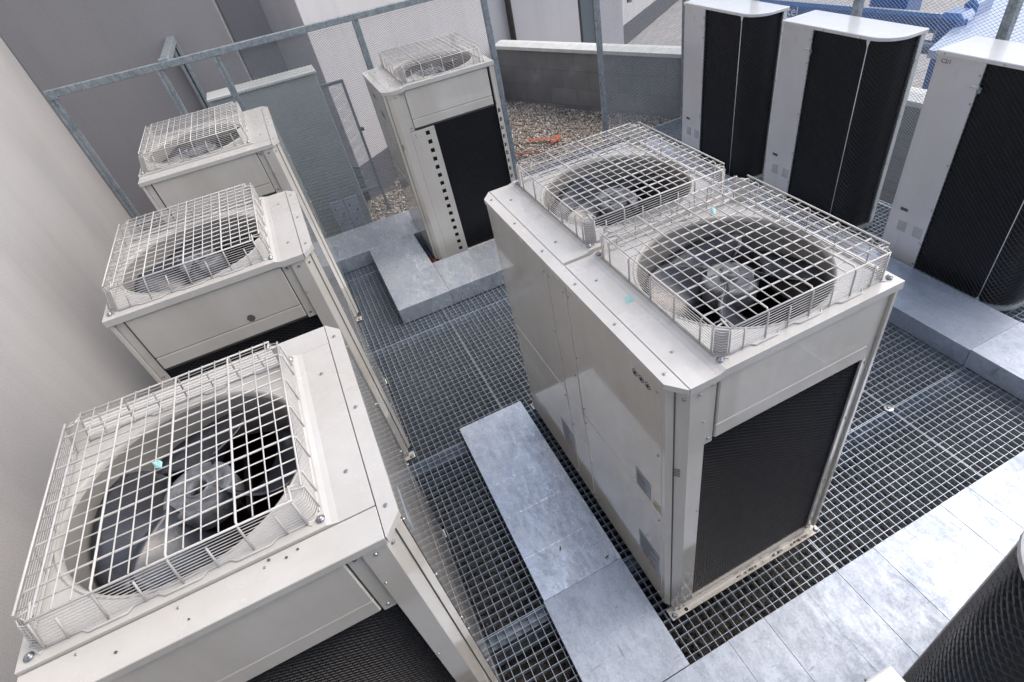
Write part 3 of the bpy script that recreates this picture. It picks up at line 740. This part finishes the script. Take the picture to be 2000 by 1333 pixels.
# ------------------------------------------------------------------ ground: gravel bed + paving
g = MB(); g.add([(-60, -60, -.36), (60, -60, -.36), (60, 60, -.36), (-60, 60, -.36)], [(0, 1, 2, 3)], 'paving'); struct('ground', g)
g = MB(); n = 40; XG = np.linspace(-2.9, 4.8, n); YG = np.linspace(-3.2, 9.2, n); vs = []
for y in YG:
    for x in XG: vs.append((x, y, -.325 + .012 * math.sin(x * 3.1 + y) + .012 * math.sin(y * 2.3 - x * 1.7)))
g.add(vs, [(j * n + i, j * n + i + 1, (j + 1) * n + i + 1, (j + 1) * n + i) for j in range(n - 1) for i in range(n - 1)], 'gravel', True)
struct('gravel_bed', g)
def pebbles():
    t = (1 + 5 ** .5) / 2
    iv = np.array([(-1, t, 0), (1, t, 0), (-1, -t, 0), (1, -t, 0), (0, -1, t), (0, 1, t), (0, -1, -t), (0, 1, -t), (t, 0, -1), (t, 0, 1), (-t, 0, -1), (-t, 0, 1)]) / math.hypot(1, t)
    ifc = np.array([(0, 11, 5), (0, 5, 1), (0, 1, 7), (0, 7, 10), (0, 10, 11), (1, 5, 9), (5, 11, 4), (11, 10, 2), (10, 7, 6), (7, 1, 8), (3, 9, 4), (3, 4, 2), (3, 2, 6), (3, 6, 8), (3, 8, 9), (4, 9, 5), (2, 4, 11), (6, 2, 10), (8, 6, 7), (9, 8, 1)])
    def region(x0, x1, y0, y1, per): k = int((x1 - x0) * (y1 - y0) * per); return np.column_stack([RNG.uniform(x0, x1, k), RNG.uniform(y0, y1, k)])
    P = np.vstack([region(-.9, .2, 5.0, 6.6, 2300), region(.2, 4.35, 4.6, 9.0, 2300), region(-.95, .1, -.9, 5.0, 1700), region(.0, 3.0, -.3, .4, 900), region(.9, 3.1, .3, 4.6, 500), region(-2.7, -1.7, -.2, 5.0, 300)])
    k = len(P); S = RNG.uniform(.0075, .0165, k)[:, None] * RNG.uniform(.7, 1.25, (k, 3)); S[:, 2] *= .75
    big = RNG.random(k) < .03; S[big] *= 1.5
    a = RNG.uniform(0, 2 * PI, k); V = iv[None] * (1 + RNG.uniform(-.16, .16, (k, 12, 1))) * S[:, None, :]
    ca, sa = np.cos(a)[:, None], np.sin(a)[:, None]
    X = V[:, :, 0] * ca - V[:, :, 1] * sa + P[:, 0:1]; Y = V[:, :, 0] * sa + V[:, :, 1] * ca + P[:, 1:2]
    zb = -.325 + .012 * np.sin(P[:, 0] * 3.1 + P[:, 1]) + .012 * np.sin(P[:, 1] * 2.3 - P[:, 0] * 1.7) + RNG.uniform(-.002, .022, k)
    Z = V[:, :, 2] + zb[:, None]
    co = np.stack([X, Y, Z], 2).reshape(-1, 3); F = (ifc[None] + (np.arange(k) * 12)[:, None, None]).reshape(-1, 3)
    me = bpy.data.meshes.new('gravel_pebbles'); nf = len(F)
    me.vertices.add(len(co)); me.vertices.foreach_set('co', co.ravel()); me.loops.add(nf * 3); me.loops.foreach_set('vertex_index', F.ravel().astype(np.int32))
    me.polygons.add(nf); me.polygons.foreach_set('loop_start', np.arange(0, nf * 3, 3, dtype=np.int32)); me.polygons.foreach_set('loop_total', np.full(nf, 3, np.int32))
    for i in range(12): me.materials.append(M['peb%d' % i])
    mi = RNG.choice(6, k, p=[.28, .18, .24, .10, .06, .14]); mi[(P[:, 1] < 5.12) & (P[:, 0] < 3.9)] += 6  # pebbles below the grating take the shade-darkened palette
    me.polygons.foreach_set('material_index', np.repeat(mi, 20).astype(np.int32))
    me.polygons.foreach_set('use_smooth', np.ones(nf, bool)); me.update(calc_edges=True); me.validate()
    o = link('gravel_pebbles', me); o['kind'] = 'stuff'
pebbles()

# ------------------------------------------------------------------ buildings
B1 = thing('rendered_building', 'tall grey rendered building whose corner closes the yard on the left', 'building')
g = MB(); g.box(-3.1, -6, -.36, -2.80, 6.7, 8.0, 'wall_left', .004); obj('side_wall', g, B1, label='pale warm wall along the three left condensers')
g = MB(); g.box(-2.797, 6.40, -.36, -.965, 7.2, 8.0, 'wall_back', .004); obj('end_wall', g, B1, label='grey wall behind the cabinet')
g = MB(); g.box(-2.797, -2.3, -.36, -1.15, -1.95, 4.6, 'wall_back', .004); obj('added_shade_wall', g, B1)  # unseen wall added to shade the near left wall and unit
g = MB(); g.box(-.962, 7.0, -.36, -.3, 7.19, 8.0, 'wall_back', .004); obj('recess_wall', g, B1)
# pale building turned by about 38 degrees
a = math.atan2(2.32, 2.95)
B2 = thing('rendered_building', 'pale rendered building with dark plinth standing at an angle behind the mesh fence', 'building', (-.2, 6.57, 0), a)
g = MB(); g.box(0, 0, .16, 3.76, .58, 7.0, 'wall_light', .004); obj('wall', g, B2)
g = MB(); g.box(-.003, -.004, -.36, 3.763, .575, .1595, 'plinth', .002); obj('plinth', g, B2)
B3 = thing('rendered_building', 'far pale rendered building with a dark downpipe and door, beyond the block wall', 'building', (2.6, 9.75, 0))
g = MB(); g.box(0, 0, -.36, 2.28, .4, 5.2, 'wall_light', .004); g.box(2.74, 0, -.36, 3.25, .4, 5.2, 'wall_light', .004); obj('wall', g, B3)
g = MB(); g.tube([(.86, -.07, -.3), (.86, -.07, 5.1)], .055, 'pipe_dark', 14); obj('downpipe', g, B3)
g = MB(); g.box(2.282, .05, -.3, 2.36, .12, 2.4, 'frame_dark', .003); g.box(2.66, .05, -.3, 2.738, .12, 2.4, 'frame_dark', .003); g.box(2.3605, .05, -.3, 2.6595, .12, -.22, 'frame_dark', .003)
dr = obj('door_frame', g, B3); g = MB(); g.box(2.3605, .08, -.2195, 2.6595, .09, 2.4, 'glass', 0); obj('pane', g, dr)
ac = math.atan2(.59, .80)
B4 = thing('rendered_building', 'far pale wall with dark plinth running beside the paved lane', 'building', (5.83, 9.775, 0), ac)
g = MB(); g.box(0, 0, .02, .32, .4, 3.6, 'wall_light', .004); g.box(.62, 0, .02, 9, .4, 3.6, 'wall_light', .004); g.box(.32, 0, .02, .62, .4, .32, 'wall_light', .004); g.box(.32, 0, 1.3, .62, .4, 3.6, 'wall_light', .004); obj('wall', g, B4)
g = MB(); g.box(0, -.005, -.36, 9.01, .39, .0195, 'plinth', .002); obj('plinth', g, B4)
g = MB(); g.box(.321, .08, .321, .36, .13, 1.299, 'frame_dark', .002); g.box(.58, .08, .321, .619, .13, 1.299, 'frame_dark', .002); g.box(.3605, .08, .321, .5795, .13, .36, 'frame_dark', .002); wf = obj('window', g, B4)
g = MB(); g.box(.3605, .10, .3605, .5795, .11, 1.299, 'glass', 0); obj('pane', g, wf)
# block wall in two straight runs
def block_run(name_label, p0, p1, top=.52):
    d = Vector((p1[0] - p0[0], p1[1] - p0[1])); L = d.length; an = math.atan2(d.y, d.x)
    t = thing('block_wall', name_label, 'wall', (p0[0], p0[1], 0), an, 'low block walls with pale coping')
    g = MB(); g.box(0, 0, -.36, L, .24, top, 'block', .003); obj('blockwork', g, t)
    k = max(1, round(L / .6)); g = MB()
    for i in range(k):
        x0, x1 = L * i / k, L * (i + 1) / k
        poly = [(-.05, top + .002), (.29, top + .002), (.29, top + .05), (.16, top + .085), (.08, top + .085), (-.05, top + .05)]
        g.add([(x0 + .002, y, z) for y, z in poly] + [(x1 - .002, y, z) for y, z in poly], [tuple(range(6))[::-1], tuple(range(6, 12))] + [(j, (j + 1) % 6, 6 + (j + 1) % 6, 6 + j) for j in range(6)], 'coping')
    obj('coping', g, t); return t
def rev_run(label, p0, p1, top): return block_run(label, p1, p0, top)
rev = True
block_run('low grey block wall with pale sloped coping behind the gravel', (2.74, 8.72), (4.34, 5.64), .54)
block_run('low block wall with pale coping behind the slim heat pumps', (4.35, 5.62), (5.02, .2), .54)

# ------------------------------------------------------------------ fences
def mesh_panel(root, p0, p1, z0, z1, pu=.034, pv=.017, wd=.0026):
    d = Vector((p1[0] - p0[0], p1[1] - p0[1], 0)); L = d.length; d.normalize(); nrm = Vector((d.y, -d.x, 0))
    g = MB(); g.lattice(lambda u, v: ((p0[0] + d.x * u, p0[1] + d.y * u, z0 + v), (nrm.x, nrm.y, 0)), L, z1 - z0, pu, pv, wd, 'mesh', .003)
    return obj('mesh_panel', g, root)
FY = 5.165
F1 = thing('mesh_fence', 'galvanised mesh fence with open first bay behind the left condensers', 'fence', (0, 0, 0), 0, 'mesh fences round the yard')
g = MB(); g.box(-2.425, FY - .02, 1.975, 2.76, FY + .03, 2.03, 'galv_post', .003); g.box(-2.43, FY - .03, 1.965, -2.35, FY + .035, 1.974, 'galv_post', .001); obj('top_rail', g, F1)
for x in (-2.40, -1.565, -1.10, .155, 1.44):
    g = MB(); g.box(x - .027, FY - .02, .0, x - .001, FY + .03, 1.974, 'galv_post', .002); g.box(x + .001, FY - .014, .0, x + .030, FY + .024, 1.973, 'galv_post', .002)
    g.screw((x - .012, FY - .02, 1.93), (0, -1, 0), .008); obj('post', g, F1)
mesh_panel(F1, (-1.068, FY), (.126, FY), .05, 1.97); mesh_panel(F1, (.187, FY), (1.41, FY), .05, 1.97)
g = MB(); g.box(-1.53, FY + .031, 1.99, -1.455, 6.398, 2.045, 'galv_post', .003); g.box(-1.54, FY - .01, 2.0305, -1.46, FY + .06, 2.05, 'galv_post', .002)
g.box(-1.53, 6.33, -.3, -1.50, 6.398, 1.9895, 'galv_post', .002); g.box(-1.485, 6.33, -.3, -1.455, 6.398, 1.9895, 'galv_post', .002); g.box(-1.4995, 6.38, -.3, -1.4855, 6.397, 1.9895, 'galv_post', 0); obj('wall_bracket', g, F1)
F2 = thing('mesh_fence', 'galvanised mesh fence between the gravel and the slim heat pumps', 'fence', (0, 0, 0), 0, 'mesh fences round the yard')
g = MB(); g.box(2.69, FY - .024, -.05, 2.714, FY + .03, 2.6, 'galv_post', .002); g.box(2.716, FY - .018, -.05, 2.745, FY + .024, 2.6, 'galv_post', .002); obj('post', g, F2)
for x in (3.90,):
    g = MB(); g.box(x - .03, FY - .024, -.05, x + .03, FY + .03, 2.6, 'galv_post', .002); obj('post', g, F2)
mesh_panel(F2, (2.747, FY), (3.868, FY), .03, 2.2)
g = MB(); g.box(2.747, FY - .02, 2.2, 3.868, FY + .03, 2.25, 'galv_post', .002); obj('top_rail', g, F2)
F3 = thing('mesh_fence', 'galvanised mesh fence behind the row of slim heat pumps, in front of the blue machine', 'fence', (0, 0, 0), 0, 'mesh fences round the yard')
for y in (4.04, 2.82, 1.60, .38):
    g = MB(); g.box(3.87, y - .034, -.05, 3.93, y - .001, 2.2, 'galv_post', .002); g.box(3.875, y + .001, -.05, 3.925, y + .034, 2.2, 'galv_post', .002); obj('post', g, F3)
ys = [.38, 1.60, 2.82, 4.04, 5.13]
for a2, b2 in zip(ys, ys[1:]): mesh_panel(F3, (3.90, b2 - .036), (3.90, a2 + .036), .03, 2.2, .040, .024, .0028)
g = MB(); g.box(3.87, .38, 2.2005, 3.93, 5.13, 2.25, 'galv_post', .002); g.box(3.88, .38, -.05, 3.92, 5.13, -.01, 'galv_post', .002); obj('top_rail', g, F3)
# open gate leaf parked against the pale building
G1 = thing('mesh_gate', 'thin dark framed mesh gate leaf standing open between the cabinet and the pale building', 'gate')
gx0, gx1, gy, gz = -.33, -.045, 6.13, 1.31
g = MB(); g.box(gx0, gy, gz - .035, gx1, gy + .03, gz, 'mesh', .002); g.box(gx1 - .03, gy, -.36, gx1, gy + .03, gz - .0355, 'mesh', .002); g.box(gx0, gy, -.3, gx0 + .03, gy + .03, gz - .0355, 'mesh', .002)
g.box(gx1 + .0005, gy - .01, .72, gx1 + .035, gy + .02, .76, 'frame_dark', .003); g.box(gx0 + .0305, gy, .0, gx1 - .0305, gy + .03, .03, 'mesh', .002); obj('gate_frame', g, G1)
mesh_panel(G1, (gx0 + .032, gy + .015), (gx1 - .032, gy + .015), .032, gz - .037, .034, .017, .0026)
# tall equipment cabinet behind the fence
CB = thing('equipment_cabinet', 'tall grey-green cabinet with pale flat lid behind the mesh fence', 'cabinet')
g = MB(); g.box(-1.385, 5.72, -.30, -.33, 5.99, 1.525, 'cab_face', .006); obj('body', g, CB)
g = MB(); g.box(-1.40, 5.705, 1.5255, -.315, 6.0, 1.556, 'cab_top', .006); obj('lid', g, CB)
for i, (x, lab) in enumerate(((-.66, 'left of two small galvanised plates with bolt holes leaning at the cabinet foot'), (-.49, 'right of two small galvanised plates with bolt holes leaning at the cabinet foot'))):
    g = MB(); g.add([(0, 0, -.32), (.15, 0, -.32), (.15, .08, .20), (0, .08, .20), (0, .008, -.32), (.15, .008, -.32), (.15, .088, .20), (0, .088, .20)], [(0, 1, 2, 3), (4, 7, 6, 5), (0, 4, 5, 1), (1, 5, 6, 2), (2, 6, 7, 3), (3, 7, 4, 0)], 'galv_blue')
    for (px, pz) in ((.04, .12), (.11, .04), (.05, -.06)): g.screw((px, .07 * (pz + .32) / .52 - .0, pz), (0, -1, .15), .009, 'dark')
    tag(obj('bolt_plate', g, None, (x - .07, 5.58, 0)), lab, 'metal plate', 'plates at the cabinet foot')

# ------------------------------------------------------------------ blue boom lift beyond the fence
BL = thing('boom_lift', 'blue boom lift with white lettering parked beyond the right-hand fence', 'lift')
def rbox(x0, y0, z0, x1, y1, z1, mat, b=.03): g = MB(); g.box(x0, y0, z0, x1, y1, z1, mat, b); return g
an = math.atan2(-2.36, .40)
def at(px, py, pz): return (px, py, pz)
d = Vector((.40, -2.36, 0)).normalized(); nrm = Vector((d.y, -d.x, 0))   # nrm points towards the yard
p0 = Vector((6.05, 7.2, 0))
boom = thing('x', '', '') if False else None
g = MB(); L = 3.75
g.box(0, -.16, .60, L, .0, .79, 'blue', .025); g.box(0, -.12, .7905, L - .32, -.05, .80, 'steel', .004); o = obj('boom', g, BL, tuple(p0), an)  # thin steel strip on top is added as the boom's bright highlight
me = text_mesh('tel', .17, 'white_ink', .001); t = link('lettering', me, o, (1.50, -.1615, .69)); t.rotation_euler = (PI / 2, 0, 0)
g = MB(); g.tube([(1.9, -.22, .47), (L + .05, -.22, .47)], .075, 'steel', 16); g.tube([(1.2, -.22, .47), (1.9, -.22, .47)], .05, 'screw', 14); obj('hydraulic_cylinder', g, BL, tuple(p0), an)
g = MB(); g.box(L - .30, -.24, .46, L - .02, .1, .84, 'blue', .05); g.box(L - .2, .1005, .6, L - .05, .55, .9, 'blue', .04); obj('knuckle', g, BL, tuple(p0), an)
g = MB(); g.box(2.3, .3, .55, 2.8, .75, .95, 'blue', .04); obj('turret', g, BL, tuple(p0), an)
# body with sloping hood, its sky reflection painted pale
g = MB()
A_, B_, C_, D_ = (5.68, 3.27), (7.6, 3.98), (8.0, -.6), (5.9, -.6)
g.add([(*A_, .70), (*B_, .74), (*C_, .74), (*D_, .70), (*A_, .62), (*B_, .62), (*C_, .62), (*D_, .62)], [(0, 3, 2, 1), (4, 5, 6, 7), (0, 1, 5, 4), (1, 2, 6, 5), (2, 3, 7, 6), (3, 0, 4, 7)], 'blue_sky_tint')
obj('hood', g, BL)
g = MB(); sh = lambda q: (q[0] + .03, q[1] - .03)
q = [sh(A_), sh(B_), sh(C_), sh(D_)]
g.add([(*p, -.1) for p in q] + [(*p, .619) for p in q], [(0, 4, 5, 1), (1, 5, 6, 2), (2, 6, 7, 3), (3, 7, 4, 0), (0, 1, 2, 3)], 'blue'); obj('chassis', g, BL)
for (wx, wy) in ((6.1, 2.6), (6.35, .2)):
    g = MB(); g.tube([(wx - .1, wy, -.08), (wx + .15, wy, -.08)], .28, 'rubber', 24); w_ = obj('wheel', g, BL)
    g = MB(); g.tube([(wx - .115, wy, -.08), (wx - .1005, wy, -.08)], .15, 'paint_white', 20); obj('rim', g, w_)

# ------------------------------------------------------------------ small things
def ribbon(pts, w, mat, th=.003):
    g = MB(); P = [Vector(p) for p in pts]; vs = []; k = len(P)
    for i, p in enumerate(P):
        dd = (P[min(i + 1, k - 1)] - P[max(i - 1, 0)]); s = Vector((-dd.y, dd.x, 0)).normalized() * w / 2
        vs += [p - s, p + s, p + s + Vector((0, 0, th)), p - s + Vector((0, 0, th))]
    fs = []
    for i in range(k - 1):
        for j in range(4): j2 = (j + 1) % 4; fs.append((i * 4 + j, i * 4 + 4 + j, i * 4 + 4 + j2, i * 4 + j2))
    fs += [(0, 1, 2, 3), (4 * k - 1, 4 * k - 2, 4 * k - 3, 4 * k - 4)]
    g.add(vs, fs, mat); return g
tag(obj('strap', ribbon([(2.26, 6.72, -.27), (2.33, 6.60, -.268), (2.44, 6.55, -.262), (2.53, 6.46, -.268), (2.60, 6.44, -.262), (2.66, 6.50, -.255), (2.64, 6.40, -.25), (2.52, 6.34, -.262), (2.47, 6.36, -.265)], .05, 'orange')), 'crumpled orange strap lying on the gravel', 'strap')
tag(obj('strap', ribbon([(1.88, 6.42, -.27), (1.98, 6.30, -.265), (2.12, 6.20, -.268), (2.30, 6.02, -.268), (2.42, 5.92, -.27)], .045, 'rust_red')), 'dull red strap lying flat on the gravel nearer the fence', 'strap')
def scrap(loc, label, rz, s=1):
    s *= .75
    g = MB(); g.add([(0, 0, 0), (.026 * s, .004, .004), (.030 * s, .018 * s, .012), (.014 * s, .013 * s, .020), (.004, .020 * s, .026), (-.004, .010, .006)], [(0, 1, 2), (0, 2, 3), (0, 3, 4), (0, 4, 5)], 'teal')
    tag(obj('film_scrap', g, None, loc, rz), label, 'plastic film', 'turquoise film scraps')
scrap((-1.415, .466, HT + GH + .006), 'turquoise film scrap caught on the nearest fan cage', 1.2)
scrap((.60, .585, HT + GH + .006), 'turquoise film scrap caught on the front fan cage of the large condenser', .4, 1.2)
g = MB(); g.add([(0, 0, 0), (.03, -.012, 0), (.05, .01, 0), (.022, .026, 0), (0, 0, .001), (.03, -.012, .001), (.05, .01, .001), (.022, .026, .001)], [(4, 5, 6, 7), (0, 3, 2, 1), (0, 1, 5, 4), (1, 2, 6, 5), (2, 3, 7, 6), (3, 0, 4, 7)], 'teal')
tag(obj('tape_piece', g, None, (.115, .46, HT - .0055), .3), 'turquoise tape piece stuck on the top cover of the large condenser', 'tape')
g = MB(); g.tube([(-.05, 1.40, -.20), (-.01, 1.27, -.20)], .045, 'pipe_grey', 20, caps=False); g.tube([(-.052, 1.405, -.20), (-.04, 1.365, -.20)], .0465, 'yellow', 20, caps=False); g.tube([(-.05, 1.398, -.20), (-.0105, 1.272, -.20)], .040, 'dark', 20, caps=False)
tag(obj('pipe_end', g), 'short grey plastic pipe with orange tape in the gap beside the large condenser', 'pipe')
g = MB()
g.tube([(-.03, 1.12 + .0, -.23), (-.02, 1.06, -.16), (.02, 1.0, -.12), (.06, .96, -.12)], .05, 'rubber', 14)
for k in range(14):
    t_ = k / 13; g.lathe([(.053, 0), (.056, .004), (.053, .008)], (-.03 + .09 * t_, 1.12 - .16 * t_, -.22 + .1 * t_), 'rubber', 14)
tag(obj('corrugated_hose', g), 'black corrugated hose passing under the large condenser', 'hose')
g = MB(); g.tube([(-.04, .93, -.26), (-.02, .86, -.19), (.03, .80, -.18), (.09, .78, -.18)], .045, 'rubber', 14)
tag(obj('insulated_pipe', g), 'black insulated pipe emerging beside the large condenser, nearer than the corrugated hose', 'pipe')
g = MB(); g.tube([(-.06, 1.22, -.29), (-.01, 1.15, -.25), (.03, 1.19, -.22), (.05, 1.20, -.20)], .006, 'rust_red', 8); tag(obj('cable', g), 'thin red cable next to the grey pipe end', 'cable')
for (x, y, rz_) in ((-.14, .40, .3), (-.33, .56, 1.0)):
    g = MB(); g.add([(0, 0, 0), (.016, .004, .003), (.034, 0, .001), (.016, -.006, .004)], [(0, 1, 2, 3)], 'leaf')
    tag(obj('dry_leaf', g, None, (x, y, .0625), rz_), 'small brown leaf beside the joint of the long metal cover' if x > -.2 else 'small brown leaf in the middle of the long metal cover', 'leaf')
g = MB(); g.tube([(-.05, 4.02, .03), (-.02, 3.92, .04), (.0, 3.80, .035), (.02, 3.74, .02)], .022, 'rust_red', 10); g.tube([(.0, 3.80, .036), (.02, 3.74, .021)], .0235, 'paint_white', 10)
tag(obj('hose', g), 'red and white hose end at the foot of the condenser with square holes', 'hose')
g = MB()
for k in range(26):
    x = .38 + .48 * random.random() ** .7; g.box(x, -.016 + .008 * random.random(), .017, x + .006 + .014 * random.random(), -.002, .022 + .012 * random.random(), 'peb%d' % random.randrange(6), .003)
o = obj('debris', g); o['kind'] = 'stuff' 

# ------------------------------------------------------------------ light and camera
w = bpy.data.worlds.new('World'); sc.world = w; w.use_nodes = True; nt = w.node_tree
bg = nt.nodes['Background']; sky = nt.nodes.new('ShaderNodeTexSky'); sky.sky_type = 'NISHITA'; sky.sun_disc = False
EL, AZ = math.radians(52), math.radians(98)      # azimuth measured from +Y towards +X
sky.sun_elevation = EL; sky.sun_rotation = AZ; sky.air_density = 1.0; sky.dust_density = 4.0; sky.ozone_density = 1.0
hs = nt.nodes.new('ShaderNodeHueSaturation'); hs.inputs['Saturation'].default_value = .95
nt.links.new(sky.outputs['Color'], hs.inputs['Color']); nt.links.new(hs.outputs['Color'], bg.inputs['Color']); bg.inputs["Strength"].default_value = .15
sl = bpy.data.lights.new('sun', 'SUN'); sl.energy = 0.95; sl.angle = math.radians(80); sl.color = (1, 1, 1)
so = bpy.data.objects.new('sun', sl); C.objects.link(so)
sd = Vector((math.sin(AZ) * math.cos(EL), math.cos(AZ) * math.cos(EL), math.sin(EL))); so.rotation_euler = sd.to_track_quat('Z', 'Y').to_euler()
cam = bpy.data.cameras.new('camera'); co = bpy.data.objects.new('camera', cam); C.objects.link(co)
r = Vector((.88856701, -.43594395, -.14283401)); u = Vector((.39045811, .5552594, .73432245)); f = Vector((.2408135, .7082654, -.66360303))
mw = Matrix(((r.x, u.x, -f.x, -.69242853), (r.y, u.y, -f.y, -.92099123), (r.z, u.z, -f.z, 2.91942454), (0, 0, 0, 1))); co.matrix_world = mw
cam.sensor_width = 36; cam.lens = 1079.774 / 2000 * 36; cam.shift_x = -63.56 / 2000; cam.shift_y = 6.9 / 2000; cam.clip_start = .05; cam.clip_end = 300
sc.camera = co
sc.view_settings.view_transform = 'Standard'; sc.view_settings.look = 'None'; sc.view_settings.exposure = 0.6; sc.view_settings.gamma = 1
